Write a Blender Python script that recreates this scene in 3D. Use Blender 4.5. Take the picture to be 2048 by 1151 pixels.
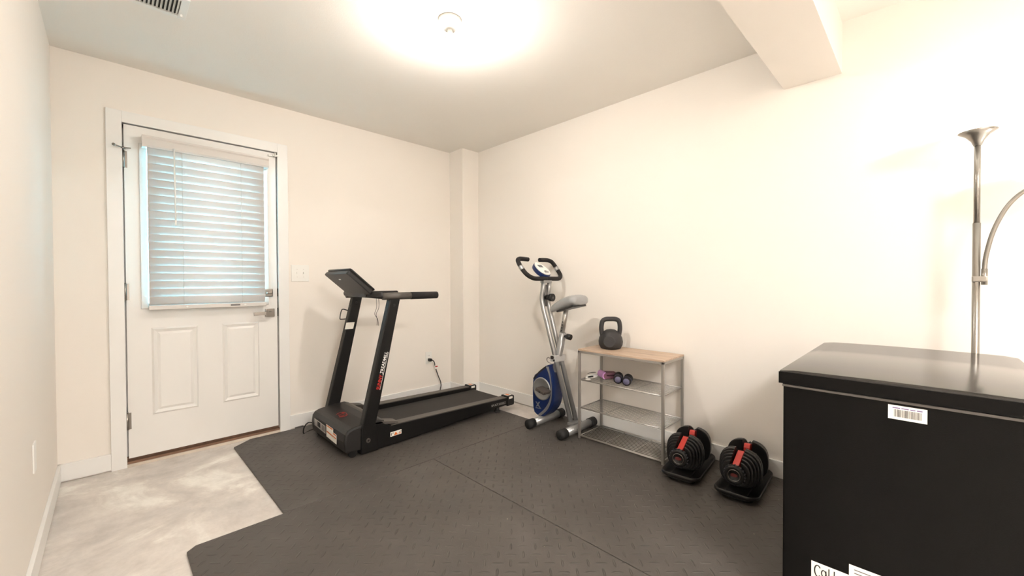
import bpy, bmesh, math, random
from mathutils import Vector, Matrix, Euler
random.seed(7)
for o in list(bpy.data.objects): bpy.data.objects.remove(o)
S = bpy.context.scene
C = S.collection
PI = math.pi
V = Vector

# ------------------------------------------------------------------ camera
cam_d = bpy.data.cameras.new('camera'); cam = bpy.data.objects.new('camera', cam_d); C.objects.link(cam)
yaw, pit, rol = -0.77927, -0.013479, -0.004253
fw = V((-math.sin(yaw)*math.cos(pit), math.cos(yaw)*math.cos(pit), math.sin(pit)))
rt = V((math.cos(yaw), math.sin(yaw), 0)); up = rt.cross(fw)
r2 = rt*math.cos(rol)+up*math.sin(rol); u2 = up*math.cos(rol)-rt*math.sin(rol)
M = Matrix((r2, u2, -fw)).transposed().to_4x4(); M.translation = V((-2.68435, -3.41243, 1.11758))
cam.matrix_world = M
cam_d.sensor_fit = 'HORIZONTAL'; cam_d.sensor_width = 36; cam_d.lens = 814.214/2048*36
cam_d.clip_start = 0.02
S.camera = cam

# ------------------------------------------------------------------ world, exposure
S.view_settings.view_transform = 'Standard'; S.view_settings.look = 'None'
S.view_settings.gamma = 1; S.view_settings.use_curve_mapping = False
S.view_settings.exposure = 0.61
W = bpy.data.worlds.new('daylight'); S.world = W; W.use_nodes = True
bg = W.node_tree.nodes['Background']
bg.inputs[0].default_value = (0.28, 0.75, 1.0, 1); bg.inputs[1].default_value = 25.0

BULB = (1.0, 0.95, 0.89)          # warm lamp colour
L_CEIL, P_UP, P_SIDE, L_FILL = 740, 1.0, 0.5, 52
FILL_TINT = (1.0, 0.985, 0.975)  # tint of the added fill panel

# ------------------------------------------------------------------ material helpers
def lin(c):
    return tuple(((x/255)/12.92 if x/255 <= .04045 else ((x/255+.055)/1.055)**2.4) for x in c)+(1,)
MATS = {}
def mat(name, col, rough=.5, metal=0., noise=0., nscale=8., bump=0., bscale=60., spec=.5, **kw):
    if name in MATS: return MATS[name]
    m = bpy.data.materials.new(name); m.use_nodes = True; nt = m.node_tree
    b = nt.nodes['Principled BSDF']
    b.inputs['Base Color'].default_value = lin(col); b.inputs['Roughness'].default_value = rough
    b.inputs['Metallic'].default_value = metal; b.inputs['Specular IOR Level'].default_value = spec
    for k, v in kw.items(): b.inputs[k].default_value = v
    tc = nt.nodes.new('ShaderNodeTexCoord')
    if noise:
        n = nt.nodes.new('ShaderNodeTexNoise'); n.inputs['Scale'].default_value = nscale; n.inputs['Detail'].default_value = 5
        nt.links.new(tc.outputs['Object'], n.inputs['Vector'])
        mx = nt.nodes.new('ShaderNodeMix'); mx.data_type = 'RGBA'
        a = lin(col); mx.inputs[6].default_value = tuple(x*(1-noise) for x in a[:3])+(1,)
        mx.inputs[7].default_value = tuple(min(1, x*(1+noise)) for x in a[:3])+(1,)
        nt.links.new(n.outputs['Fac'], mx.inputs[0]); nt.links.new(mx.outputs[2], b.inputs['Base Color'])
    if bump:
        n2 = nt.nodes.new('ShaderNodeTexNoise'); n2.inputs['Scale'].default_value = bscale; n2.inputs['Detail'].default_value = 3
        nt.links.new(tc.outputs['Object'], n2.inputs['Vector'])
        bp = nt.nodes.new('ShaderNodeBump'); bp.inputs['Strength'].default_value = bump; bp.inputs['Distance'].default_value = .002
        nt.links.new(n2.outputs['Fac'], bp.inputs['Height']); nt.links.new(bp.outputs['Normal'], b.inputs['Normal'])
    MATS[name] = m
    return m
def emis(name, col, strength):
    m = bpy.data.materials.new(name); m.use_nodes = True; nt = m.node_tree; nt.nodes.clear()
    e = nt.nodes.new('ShaderNodeEmission'); e.inputs[0].default_value = tuple(col)+(1,); e.inputs[1].default_value = strength
    o = nt.nodes.new('ShaderNodeOutputMaterial'); nt.links.new(e.outputs[0], o.inputs[0]); return m

m_wall = mat('wall paint', (242, 235, 226), .75, noise=.012, nscale=3, bump=.12, bscale=220)
m_ceil = mat('ceiling paint', (242, 237, 229), .9, noise=.015, nscale=4, bump=.25, bscale=160)
m_trim = mat('white trim paint', (240, 238, 234), .35, noise=.01, bump=.03)
m_door = mat('white door paint', (238, 235, 230), .38, noise=.01, bump=.03)
m_vinyl = mat('white vinyl', (218, 212, 206), .4, noise=.01)
m_plate = mat('white plastic', (240, 238, 232), .3, noise=.01)
m_nickel = mat('satin nickel', (146, 141, 135), .3, 1., bump=.03)
m_steel = mat('grey painted steel', (176, 172, 166), .35, .75, noise=.03)
m_silver = mat('silver painted tube', (168, 168, 167), .34, .7, noise=.03)
m_black = mat('black painted steel', (17, 16, 15), .45, noise=.08, bump=.05, spec=.3)
m_blackpl = mat('black plastic', (16, 15, 15), .38, noise=.1, bump=.1, bscale=200)
m_hood = mat('charcoal plastic', (29, 27, 26), .45, noise=.06, bump=.15, bscale=300)
m_railtop = mat('grey foot rail plastic', (82, 77, 72), .5, noise=.05, bump=.2, bscale=300)
m_rubber = mat('black rubber', (26, 25, 25), .7, noise=.1, bump=.15)
m_foam = mat('black foam grip', (30, 27, 27), .85, noise=.12, nscale=80, bump=.2, bscale=300)
m_red = mat('red plastic', (196, 58, 50), .38, noise=.04)
m_redink = mat('red ink', (190, 40, 34), .5, noise=.05)
m_whiteink = mat('white ink', (238, 236, 232), .5, noise=.02)
m_greyink = mat('grey ink', (110, 106, 104), .5, noise=.02)
m_blackink = mat('black ink', (22, 20, 20), .55, noise=.05)
m_orangeink = mat('orange ink', (222, 116, 52), .5, noise=.04)
m_paper = mat('white paper', (244, 240, 230), .6, noise=.015)
m_blue = mat('blue plastic', (13, 36, 84), .35, noise=.06)
m_kbell = mat('cast iron enamel', (44, 42, 42), .55, noise=.1, bump=.35, bscale=260)
m_purple = mat('lilac foam', (206, 150, 204), .6, noise=.04, bump=.1)
m_plum = mat('plum foam', (128, 84, 98), .7, noise=.05, bump=.1)
m_violet = mat('violet grey plastic', (100, 96, 122), .4, noise=.05); m_navy = mat('navy plastic', (34, 28, 62), .4, noise=.05)
m_gasket = mat('grey gasket', (92, 88, 84), .5, noise=.04)
m_fbody = mat('black textured enamel', (9, 8, 7), .45, noise=.1, bump=.2, bscale=350, spec=.12)
m_flid = mat('black gloss lid', (16, 15, 14), .15, noise=.04, bump=.02, bscale=40, spec=.8)
m_dark = mat('dark cavity', (36, 32, 30), .8, noise=.05)
m_thresh = mat('weathered threshold wood', (128, 98, 78), .7, noise=.35, nscale=25, bump=.2)
m_pale = mat('pale floor strip', (214, 200, 184), .6, noise=.15, nscale=20)
m_screen = mat('grey display', (104, 110, 112), .15)
m_lamp = mat('brushed lamp metal', (150, 145, 138), .32, .85, noise=.04)
m_greyglove = mat('light grey knit', (206, 204, 198), .8, noise=.08, nscale=60)
m_bulbglass = emis('bulb glow', BULB, L_CEIL)
m_shade = emis('lit shade glow', (1.0, .93, .80), 1.7)
m_bulb2 = emis('lamp bulb glow', BULB, 5)

def nodes_of(name, rough):
    m = bpy.data.materials.new(name); m.use_nodes = True; nt = m.node_tree
    b = nt.nodes['Principled BSDF']; b.inputs['Roughness'].default_value = rough
    tc = nt.nodes.new('ShaderNodeTexCoord')
    return m, nt, b, tc
def ramp(nt, fac, stops):
    r = nt.nodes.new('ShaderNodeValToRGB')
    while len(r.color_ramp.elements) < len(stops): r.color_ramp.elements.new(.5)
    for e, (p, c) in zip(r.color_ramp.elements, stops): e.position = p; e.color = c
    nt.links.new(fac, r.inputs[0]); return r.outputs[0]
def noise(nt, vec, scale, detail=5, rough=.55, dist=0):
    n = nt.nodes.new('ShaderNodeTexNoise'); n.inputs['Scale'].default_value = scale; n.inputs['Detail'].default_value = detail
    n.inputs['Roughness'].default_value = rough; n.inputs['Distortion'].default_value = dist
    nt.links.new(vec, n.inputs['Vector']); return n.outputs['Fac']
def mixc(nt, fac, a, b, mode='MIX'):
    x = nt.nodes.new('ShaderNodeMix'); x.data_type = 'RGBA'; x.blend_type = mode
    for s, v in ((0, fac), (6, a), (7, b)):
        if hasattr(v, 'is_output'): nt.links.new(v, x.inputs[s])
        else: x.inputs[s].default_value = v
    return x.outputs[2]
def mth(nt, op, a, b=None, c=None):
    n = nt.nodes.new('ShaderNodeMath'); n.operation = op
    for i, v in enumerate((a, b, c)):
        if v is None: continue
        if hasattr(v, 'is_output'): nt.links.new(v, n.inputs[i])
        else: n.inputs[i].default_value = v
    return n.outputs[0]

# concrete floor
m_conc, nt, b, tc = nodes_of('bare concrete', .72)
ob = tc.outputs['Object']
n1 = noise(nt, ob, 2.2, 7, .62, .9); n2 = noise(nt, ob, 9, 6, .6, .3); n3 = noise(nt, ob, 60, 3)
c1 = ramp(nt, n1, [(.30, lin((204, 197, 191))), (.45, lin((218, 210, 203))), (.53, lin((228, 220, 212))), (.60, lin((246, 241, 233)))])
c2 = ramp(nt, n2, [(.3, (.86, .85, .84, 1)), (.6, (1, 1, 1, 1))])
c3 = ramp(nt, n3, [(.3, (.95, .95, .94, 1)), (.6, (1, 1, 1, 1))])
nt.links.new(mixc(nt, 1., mixc(nt, 1., c1, c2, 'MULTIPLY'), c3, 'MULTIPLY'), b.inputs['Base Color'])
bp = nt.nodes.new('ShaderNodeBump'); bp.inputs['Strength'].default_value = .25; bp.inputs['Distance'].default_value = .004
nt.links.new(n2, bp.inputs['Height']); nt.links.new(bp.outputs[0], b.inputs['Normal'])

# diamond plate rubber mat
m_mat, nt, b, tc = nodes_of('diamond plate rubber', .52)
b.inputs['Specular IOR Level'].default_value = .5
ob = tc.outputs['Object']
sep = nt.nodes.new('ShaderNodeSeparateXYZ'); nt.links.new(ob, sep.inputs[0])
k = 1/(.051*math.sqrt(2))
a_ = mth(nt, 'MULTIPLY', mth(nt, 'SUBTRACT', sep.outputs[0], sep.outputs[1]), k)
b_ = mth(nt, 'MULTIPLY', mth(nt, 'ADD', sep.outputs[0], sep.outputs[1]), k)
par = mth(nt, 'MODULO', mth(nt, 'ADD', mth(nt, 'ADD', mth(nt, 'FLOOR', a_), mth(nt, 'FLOOR', b_)), 1000.), 2.)
uu = mth(nt, 'SUBTRACT', mth(nt, 'FRACT', mth(nt, 'ADD', a_, 1000.)), .5)
vv = mth(nt, 'SUBTRACT', mth(nt, 'FRACT', mth(nt, 'ADD', b_, 1000.)), .5)
def blend(x, y): return mth(nt, 'ADD', mth(nt, 'MULTIPLY', x, mth(nt, 'SUBTRACT', 1., par)), mth(nt, 'MULTIPLY', y, par))
lu, lv = blend(uu, vv), blend(vv, uu)
d2 = mth(nt, 'ADD', mth(nt, 'POWER', mth(nt, 'DIVIDE', lu, .47), 2.), mth(nt, 'POWER', mth(nt, 'DIVIDE', lv, .10), 2.))
hgt = nt.nodes.new('ShaderNodeMapRange'); hgt.interpolation_type = 'SMOOTHSTEP'
hgt.inputs[1].default_value = 1.0; hgt.inputs[2].default_value = .2
nt.links.new(d2, hgt.inputs[0])
fine = noise(nt, ob, 260, 3); big = noise(nt, ob, 3.5, 5, .6, .4)
wear = noise(nt, ob, 1.3, 3)
hh = mth(nt, 'ADD', mth(nt, 'MULTIPLY', hgt.outputs[0], ramp(nt, wear, [(.35, (.35, .35, .35, 1)), (.6, (1, 1, 1, 1))])), mth(nt, 'MULTIPLY', fine, .16))
bp = nt.nodes.new('ShaderNodeBump'); bp.inputs['Strength'].default_value = .9; bp.inputs['Distance'].default_value = .004
nt.links.new(hh, bp.inputs['Height']); nt.links.new(bp.outputs[0], b.inputs['Normal'])
base = ramp(nt, big, [(.3, lin((72, 67, 62))), (.55, lin((80, 75, 70))), (.75, lin((90, 84, 80)))])
vor = nt.nodes.new('ShaderNodeTexVoronoi'); vor.inputs['Scale'].default_value = 7.0; nt.links.new(ob, vor.inputs['Vector'])
wob = mth(nt, 'ADD', vor.outputs['Distance'], mth(nt, 'MULTIPLY', mth(nt, 'SUBTRACT', noise(nt, ob, 45, 2), .5), .10))
spk = nt.nodes.new('ShaderNodeMapRange'); spk.inputs[1].default_value = .028; spk.inputs[2].default_value = .015
nt.links.new(wob, spk.inputs[0])
nt.links.new(mixc(nt, spk.outputs[0], base, lin((176, 164, 150))), b.inputs['Base Color'])

# pale wood rack top
m_wood, nt, b, tc = nodes_of('pale oak laminate', .45)
mp = nt.nodes.new('ShaderNodeMapping'); mp.inputs['Scale'].default_value = (22, 2.2, 22); nt.links.new(tc.outputs['Object'], mp.inputs[0])
nt.links.new(ramp(nt, noise(nt, mp.outputs[0], 2.2, 6, .6, .5), [(.3, lin((160, 134, 112))), (.5, lin((190, 165, 142))), (.7, lin((206, 184, 162)))]), b.inputs['Base Color'])

# walking belt
m_belt, nt, b, tc = nodes_of('walking belt', .7)
nt.links.new(ramp(nt, noise(nt, tc.outputs['Object'], 420, 2), [(.35, lin((26, 24, 23))), (.65, lin((48, 44, 41)))]), b.inputs['Base Color'])
bp = nt.nodes.new('ShaderNodeBump'); bp.inputs['Strength'].default_value = .3; bp.inputs['Distance'].default_value = .001
nt.links.new(noise(nt, tc.outputs['Object'], 500, 2), bp.inputs['Height']); nt.links.new(bp.outputs[0], b.inputs['Normal'])

# blind slats: opaque-ish white that lets a little daylight through
m_slat = mat('white blind slat', (226, 220, 214), .45, noise=.01)
nt = m_slat.node_tree; b = nt.nodes['Principled BSDF']; out = nt.nodes['Material Output']
tr = nt.nodes.new('ShaderNodeBsdfTranslucent'); tr.inputs[0].default_value = (.75, .92, 1, 1)
mx = nt.nodes.new('ShaderNodeMixShader'); mx.inputs[0].default_value = .08
nt.links.new(b.outputs[0], mx.inputs[1]); nt.links.new(tr.outputs[0], mx.inputs[2]); nt.links.new(mx.outputs[0], out.inputs[0])
# window glass
m_glass = bpy.data.materials.new('window glass'); m_glass.use_nodes = True; nt = m_glass.node_tree; nt.nodes.clear()
t_ = nt.nodes.new('ShaderNodeBsdfTransparent'); g_ = nt.nodes.new('ShaderNodeBsdfGlossy'); g_.inputs['Roughness'].default_value = .02
fr = nt.nodes.new('ShaderNodeFresnel'); mx = nt.nodes.new('ShaderNodeMixShader'); out = nt.nodes.new('ShaderNodeOutputMaterial')
nt.links.new(fr.outputs[0], mx.inputs[0]); nt.links.new(t_.outputs[0], mx.inputs[1]); nt.links.new(g_.outputs[0], mx.inputs[2]); nt.links.new(mx.outputs[0], out.inputs[0])

# ------------------------------------------------------------------ mesh helpers
def cr(pts, n=6, closed=False):
    """Catmull-Rom through pts"""
    P = [V(p) for p in pts]; out = []; N = len(P)
    rng = range(N if closed else N-1)
    for i in rng:
        if closed: p0, p1, p2, p3 = P[(i-1) % N], P[i], P[(i+1) % N], P[(i+2) % N]
        else: p0, p1, p2, p3 = P[max(i-1, 0)], P[i], P[i+1], P[min(i+2, N-1)]
        for j in range(n):
            t = j/n
            out.append(.5*((2*p1)+(p2-p0)*t+(2*p0-5*p1+4*p2-p3)*t*t+(3*p1-p0-3*p2+p3)*t**3))
    if not closed: out.append(P[-1])
    return out
def rrect(w, h, r, n=5):
    o = []
    for cx, cy, a in ((w/2-r, h/2-r, 0), (-w/2+r, h/2-r, 90), (-w/2+r, -h/2+r, 180), (w/2-r, -h/2+r, 270)):
        for i in range(n+1):
            t = math.radians(a+90*i/n); o.append((cx+r*math.cos(t), cy+r*math.sin(t)))
    return o
def circ(r, n=24): return [(r*math.cos(2*PI*i/n), r*math.sin(2*PI*i/n)) for i in range(n)]

class MB:
    def __init__(s): s.v = []; s.f = []; s.sm = []
    def add(s, vs, fs, smooth=False):
        o = len(s.v); s.v += [V(p) for p in vs]
        for f in fs: s.f.append([i+o for i in f]); s.sm.append(smooth)
        return s
    def bm(s, bm, mtx=None, smooth=False):
        bm.verts.index_update()
        s.add([(mtx @ v.co if mtx else v.co.copy()) for v in bm.verts], [[v.index for v in f.verts] for f in bm.faces], smooth)
        bm.free(); return s
    def box(s, x0, x1, y0, y1, z0, z1, bev=0, seg=2, mtx=None):
        bm = bmesh.new(); bmesh.ops.create_cube(bm, size=1)
        for v in bm.verts: v.co = V(((x0+x1)/2+v.co.x*(x1-x0), (y0+y1)/2+v.co.y*(y1-y0), (z0+z1)/2+v.co.z*(z1-z0)))
        if bev: bmesh.ops.bevel(bm, geom=bm.edges[:], offset=bev, segments=seg, profile=.7, affect='EDGES')
        return s.bm(bm, mtx)
    def prism(s, outline, d0, d1, mtx=None, bev=0, seg=2, smooth=False):
        """outline in local XY, extruded along local Z from d0 to d1"""
        bm = bmesh.new(); n = len(outline)
        a = [bm.verts.new((x, y, d0)) for x, y in outline]; c = [bm.verts.new((x, y, d1)) for x, y in outline]
        bm.faces.new(a[::-1]); bm.faces.new(c)
        for i in range(n): bm.faces.new((a[i], a[(i+1) % n], c[(i+1) % n], c[i]))
        bmesh.ops.recalc_face_normals(bm, faces=bm.faces[:])
        if bev:
            eds = [e for e in bm.edges if abs(e.verts[0].co.z-e.verts[1].co.z) < 1e-9]
            bmesh.ops.bevel(bm, geom=eds, offset=bev, segments=seg, profile=.6, affect='EDGES')
        return s.bm(bm, mtx, smooth)
    def tube(s, pts, r, n=10, closed=False, cap=True, sec=None, upv=None):
        P = [V(p) for p in pts]; N = len(P)
        R = r if isinstance(r, (list, tuple)) else [r]*N
        T = []
        for i in range(N):
            if closed: t = P[(i+1) % N]-P[(i-1) % N]
            else: t = P[min(i+1, N-1)]-P[max(i-1, 0)]
            T.append(t.normalized())
        u = V(upv) if upv else (V((0, 0, 1)) if abs(T[0].z) < .9 else V((1, 0, 0)))
        u = (u-T[0]*u.dot(T[0])).normalized()
        vs = []; sc = sec or circ(1, n); m = len(sc)
        for i in range(N):
            u = (u-T[i]*u.dot(T[i])).normalized(); w = T[i].cross(u)
            for a, c in sc: vs.append(P[i]+(u*a+w*c)*R[i])
        fs = []
        for i in range(N if closed else N-1):
            j = (i+1) % N
            for q in range(m): fs.append([i*m+q, i*m+(q+1) % m, j*m+(q+1) % m, j*m+q])
        s.add(vs, fs, sec is None or len(sec) > 8)
        if cap and not closed:
            o = len(s.v)-len(vs)
            s.f.append([o+q for q in range(m)][::-1]); s.sm.append(False)
            s.f.append([o+(N-1)*m+q for q in range(m)]); s.sm.append(False)
        return s
    def rod(s, p0, p1, r, round_=False, n=14):
        p0, p1 = V(p0), V(p1)
        if round_:
            d = (p1-p0).normalized(); ps = []; rs = []
            for i in range(5):
                a = i/4*PI/2; ps.append(p0+d*r*(1-math.sin(a))*1.0); rs.append(max(r*math.sin(math.acos(max(0, 1-math.sin(a)))) if False else r*math.sqrt(max(0, 1-(1-math.sin(a))**2)), r*.05))
            ps2 = [p1-(p-p0) for p in ps][::-1]
            return s.tube(ps+ps2, rs+rs[::-1], n)
        return s.tube([p0, p1], r, n)
    def lathe(s, prof, n=28, mtx=None, smooth=True):
        vs = []; m = len(prof)
        for i in range(n):
            a = 2*PI*i/n
            for r, z in prof:
                p = V((r*math.cos(a), r*math.sin(a), z)); vs.append(mtx @ p if mtx else p)
        fs = [[i*m+j, ((i+1) % n)*m+j, ((i+1) % n)*m+j+1, i*m+j+1] for i in range(n) for j in range(m-1)]
        s.add(vs, fs, smooth)
        o = len(s.v)-len(vs)
        for j, rev in ((0, 1), (m-1, 0)):
            if prof[j][0] > 1e-5:
                f = [o+i*m+j for i in range(n)]; s.f.append(f[::-1] if rev else f); s.sm.append(False)
        return s
    def loft(s, secs, smooth=True, cap=True):
        m = len(secs[0]); vs = [p for q in secs for p in q]
        fs = [[i*m+q, i*m+(q+1) % m, (i+1)*m+(q+1) % m, (i+1)*m+q] for i in range(len(secs)-1) for q in range(m)]
        s.add(vs, fs, smooth); o = len(s.v)-len(vs)
        if cap:
            s.f.append([o+q for q in range(m)][::-1]); s.sm.append(False)
            s.f.append([o+(len(secs)-1)*m+q for q in range(m)]); s.sm.append(False)
        return s
    def build(s, name, m, parent=None, world=True, subsurf=0, label=None):
        me = bpy.data.meshes.new(name)
        vs = s.v
        if parent is not None and world:
            r = parent
            while r.parent: r = r.parent
            inv = (Matrix.Translation(r.location) @ r.rotation_euler.to_matrix().to_4x4()).inverted()
            vs = [inv @ p for p in vs]
        me.from_pydata([tuple(p) for p in vs], [], s.f)
        bm = bmesh.new(); bm.from_mesh(me)
        bmesh.ops.remove_doubles(bm, verts=bm.verts[:], dist=1e-6)
        bmesh.ops.recalc_face_normals(bm, faces=bm.faces[:]); bm.to_mesh(me); bm.free()
        if len(me.polygons) == len(s.sm):
            for p, q in zip(me.polygons, s.sm): p.use_smooth = q
        elif any(s.sm):
            for p in me.polygons: p.use_smooth = True
            me.set_sharp_from_angle(angle=.6)
        me.materials.append(m)
        o = bpy.data.objects.new(name, me); C.objects.link(o)
        if parent is not None: o.parent = parent
        if subsurf:
            md = o.modifiers.new('s', 'SUBSURF'); md.levels = subsurf; md.render_levels = subsurf
        if label: o['label'] = label
        return o

def frame(o, x, y):   # matrix with local X=x, Y=y, Z=x cross y at origin o
    x = V(x).normalized(); y = V(y); y = (y-x*y.dot(x)).normalized(); z = x.cross(y)
    m = Matrix((x, y, z)).transposed().to_4x4(); m.translation = V(o); return m
def thing(name, label, cat, loc=(0, 0, 0), rotz=0, group=None):
    o = bpy.data.objects.new(name, None); C.objects.link(o); o.empty_display_size = .1
    o.location = loc; o.rotation_euler = (0, 0, rotz); o['label'] = label; o['category'] = cat
    if group: o['group'] = group
    return o
def tag(o, label, cat, group=None):
    o['label'] = label; o['category'] = cat
    if group: o['group'] = group
    return o
def struct(name, mb, m, label, cat):
    o = mb.build(name, m); o['kind'] = 'structure'; o['label'] = label; o['category'] = cat; return o
def recenter(o):
    """move a one-mesh thing's origin to the bottom centre of its mesh"""
    vs = [v.co for v in o.data.vertices]
    c = V(((min(v.x for v in vs)+max(v.x for v in vs))/2, (min(v.y for v in vs)+max(v.y for v in vs))/2, min(v.z for v in vs)))
    for v in o.data.vertices: v.co -= c
    o.location = c; return o
def dup(root, loc, rotz, label, group=None):
    r = root.copy(); C.objects.link(r); r.location = loc; r.rotation_euler = (0, 0, rotz); r['label'] = label
    if group: r['group'] = group
    for ch in list(root.children):
        c = ch.copy(); C.objects.link(c); c.parent = r
        for g in list(ch.children):
            d = g.copy(); C.objects.link(d); d.parent = c
    return r
def text(name, body, mtx, width, height, m, parent, bold=.0, shear=0, thick=.0004, label=None):
    """lettering mesh fitted into width x height, mtx maps local XY plane into the world"""
    cu = bpy.data.curves.new(name, 'FONT'); cu.body = body; cu.size = 1; cu.offset = bold; cu.shear = shear
    cu.extrude = .0; cu.resolution_u = 2
    to = bpy.data.objects.new(name, cu); C.objects.link(to)
    dg = bpy.context.evaluated_depsgraph_get(); dg.update()
    me = to.evaluated_get(dg).to_mesh()
    vs = [v.co.copy() for v in me.vertices]; fs = [list(p.vertices) for p in me.polygons]
    to.evaluated_get(dg).to_mesh_clear(); bpy.data.objects.remove(to); bpy.data.curves.remove(cu)
    x0, x1 = min(v.x for v in vs), max(v.x for v in vs); y0, y1 = min(v.y for v in vs), max(v.y for v in vs)
    mb = MB(); mb.add([mtx @ V(((v.x-x0)/(x1-x0)*width, (v.y-y0)/(y1-y0)*height, thick)) for v in vs], fs)
    return mb.build(name, m, parent, label=label)

# ================================================================== SETTING
H, XL, YR, TH = 2.44, -2.906, -5.3, .14
DX0, DX1, DZ = -2.632, -1.775, 2.104            # door opening
struct('floor', MB().box(XL-.1, .1, YR-.1, .2, -.1, 0), m_conc, 'bare pale concrete floor with worn smears', 'floor')
struct('ceiling', MB().box(XL-.1, .1, YR-.1, .2, H, H+.1), m_ceil, 'flat off-white ceiling', 'ceiling')
struct('wall_back', MB().box(XL-.1, DX0, 0, TH, 0, H).box(DX1, .1, 0, TH, 0, H).box(DX0, DX1, 0, TH, DZ, H), m_wall, 'cream wall with the exterior door', 'wall')
struct('wall_right', MB().box(0, .1, YR, 0, 0, H), m_wall, 'long cream wall behind the bike, rack and freezer', 'wall')
struct('wall_left', MB().box(XL-.1, XL, YR, 0, 0, H), m_wall, 'cream wall along the left edge', 'wall')
struct('wall_rear', MB().box(XL-.1, .1, YR-.1, YR, 0, H), m_wall, 'cream wall behind the viewer', 'wall')
struct('wall_corner', MB().box(-.202, 0, -.213, 0, 0, H), m_wall, 'narrow boxed-in column in the far corner', 'wall column')
struct('ceiling_beam', MB().box(XL, 0, -3.109, -2.857, 2.183, H), m_wall, 'boxed beam crossing under the ceiling at upper right', 'beam')
hb, bt = .105, .014
def bprof(mb, x0, x1, y0, y1): mb.box(x0, x1, y0, y1, .008, hb, .003)
mb = MB(); bprof(mb, XL, -2.691, -bt, 0); struct('baseboard_back', mb, m_trim, 'short white baseboard left of the door', 'baseboard')
mb = MB(); bprof(mb, -1.714, -.202, -bt, 0); struct('baseboard_rear', mb, m_trim, 'white baseboard behind the treadmill', 'baseboard')
mb = MB(); bprof(mb, -.202-bt, -.202, -.213-bt, 0); bprof(mb, -.202-bt, 0, -.213-bt, -.213); struct('baseboard_corner', mb, m_trim, 'white baseboard wrapped around the corner column', 'baseboard')
mb = MB(); bprof(mb, -bt, 0, YR, -.213); struct('baseboard_right', mb, m_trim, 'long white baseboard on the right wall', 'baseboard')
mb = MB(); bprof(mb, XL, XL+bt, YR, 0); struct('baseboard_left', mb, m_trim, 'white baseboard on the left wall', 'baseboard')
# door casing and jamb
mb = MB()
mb.box(-2.691, -2.622, -.016, 0, 0, 2.161, .002).box(-1.784, -1.714, -.016, 0, 0, 2.161, .002).box(-2.622, -1.784, -.016, 0, 2.094, 2.161, .002)
mb.box(DX0, -2.622, 0, TH, 0, 2.1).box(-1.784, DX1, 0, TH, 0, 2.1).box(DX0, DX1, 0, TH, 2.097, DZ)
mb.box(-2.622, -2.60, .0462, .07, .05, 2.097).box(-1.806, -1.784, .0462, .07, .05, 2.097).box(-2.622, -1.784, .0462, .07, 2.07, 2.097)
struct('trim_1', mb, m_trim, 'white door casing and jamb', 'door casing')

# door
door = thing('door_1', 'white half-glass exterior door with two lower panels', 'door', (-2.205, 0, 0)); door['kind'] = 'structure'
LX0, LX1, LZ0, LZ1 = -2.614, -1.792, .05, 2.088
GX0, GX1, GZ0, GZ1 = -2.525, -1.868, .985, 1.965   # glass opening
mb = MB(); y0, y1 = .002, .046
mb.box(LX0, GX0, y0, y1, LZ0, LZ1).box(GX1, LX1, y0, y1, LZ0, LZ1).box(GX0, GX1, y0, y1, GZ1, LZ1).box(GX0, GX1, y0, y1, LZ0, GZ0)
def ridge(mb, xa, xb, za, zb, w, h):
    # moulding ring: sloped up then down, then a raised field
    o = len(mb.v)
    rings = [(0, 0), (w*.35, h), (w, -.0), (w*1.5, h*.8)]
    vs = []
    for ins, d in rings:
        vs += [(xa+ins, y0-d, za+ins), (xb-ins, y0-d, za+ins), (xb-ins, y0-d, zb-ins), (xa+ins, y0-d, zb-ins)]
    fs = []
    for r in range(len(rings)-1):
        for q in range(4): fs.append([r*4+q, r*4+(q+1) % 4, r*4+4+(q+1) % 4, r*4+4+q])
    fs.append([len(rings)*4-4+q for q in range(4)])
    mb.add(vs, fs)
ridge(mb, -2.502, -2.268, .295, .842, .028, .009); ridge(mb, -2.134, -1.912, .295, .842, .028, .009)
leaf = mb.build('door_leaf', m_door, door)
lf = MB()   # raised frame around the glass
lf.box(GX0-.022, GX0+.012, -.008, .05, GZ0-.022, GZ1+.022, .003).box(GX1-.012, GX1+.022, -.008, .05, GZ0-.022, GZ1+.022, .003)
lf.box(GX0+.012, GX1-.012, -.008, .05, GZ0-.022, GZ0+.012, .003).box(GX0+.012, GX1-.012, -.008, .05, GZ1-.012, GZ1+.022, .003)
lf.build('glass_frame', m_vinyl, door)
MB().box(GX0, GX1, .022, .027, GZ0, GZ1).build('window_pane', m_glass, door)
for z in (1.875, 1.07, .28):
    h_ = MB(); h_.rod((-2.618, -.008, z-.05), (-2.618, -.008, z+.05), .0075).box(-2.618, -2.60, -.001, .002, z-.05, z+.05)
    h_.rod((-2.618, -.008, z+.05), (-2.618, -.008, z+.056), .005)
    h_.build('hinge', m_nickel, door, label='satin nickel hinge')
mb = MB(); mb.rod((-2.618, -.008, 1.935), (-2.618, -.008, 1.945), .012).rod((-2.618, -.012, 1.94), (-2.655, -.055, 1.94), .004).rod((-2.655, -.055, 1.94), (-2.66, -.062, 1.94), .008)
mb.rod((-2.618, -.012, 1.94), (-2.585, -.03, 1.94), .004)
mb.build('hinge_pin_stop', m_nickel, door)
MB().box(-1.878, -1.822, -.012, .004, 1.02, 1.078, .006).build('deadbolt', mat('dark nickel', (142, 136, 130), .35, .9), door)
mb = MB(); mb.rod((-1.85, -.012, 1.049), (-1.85, -.03, 1.049), .008).box(-1.868, -1.832, -.036, -.028, 1.044, 1.054, .003); mb.build('thumb_turn', m_nickel, door)
mb = MB(); mb.box(-1.872, -1.812, -.012, .004, .872, .932, .004); mb.rod((-1.842, -.01, .902), (-1.842, -.055, .902), .012)
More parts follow.
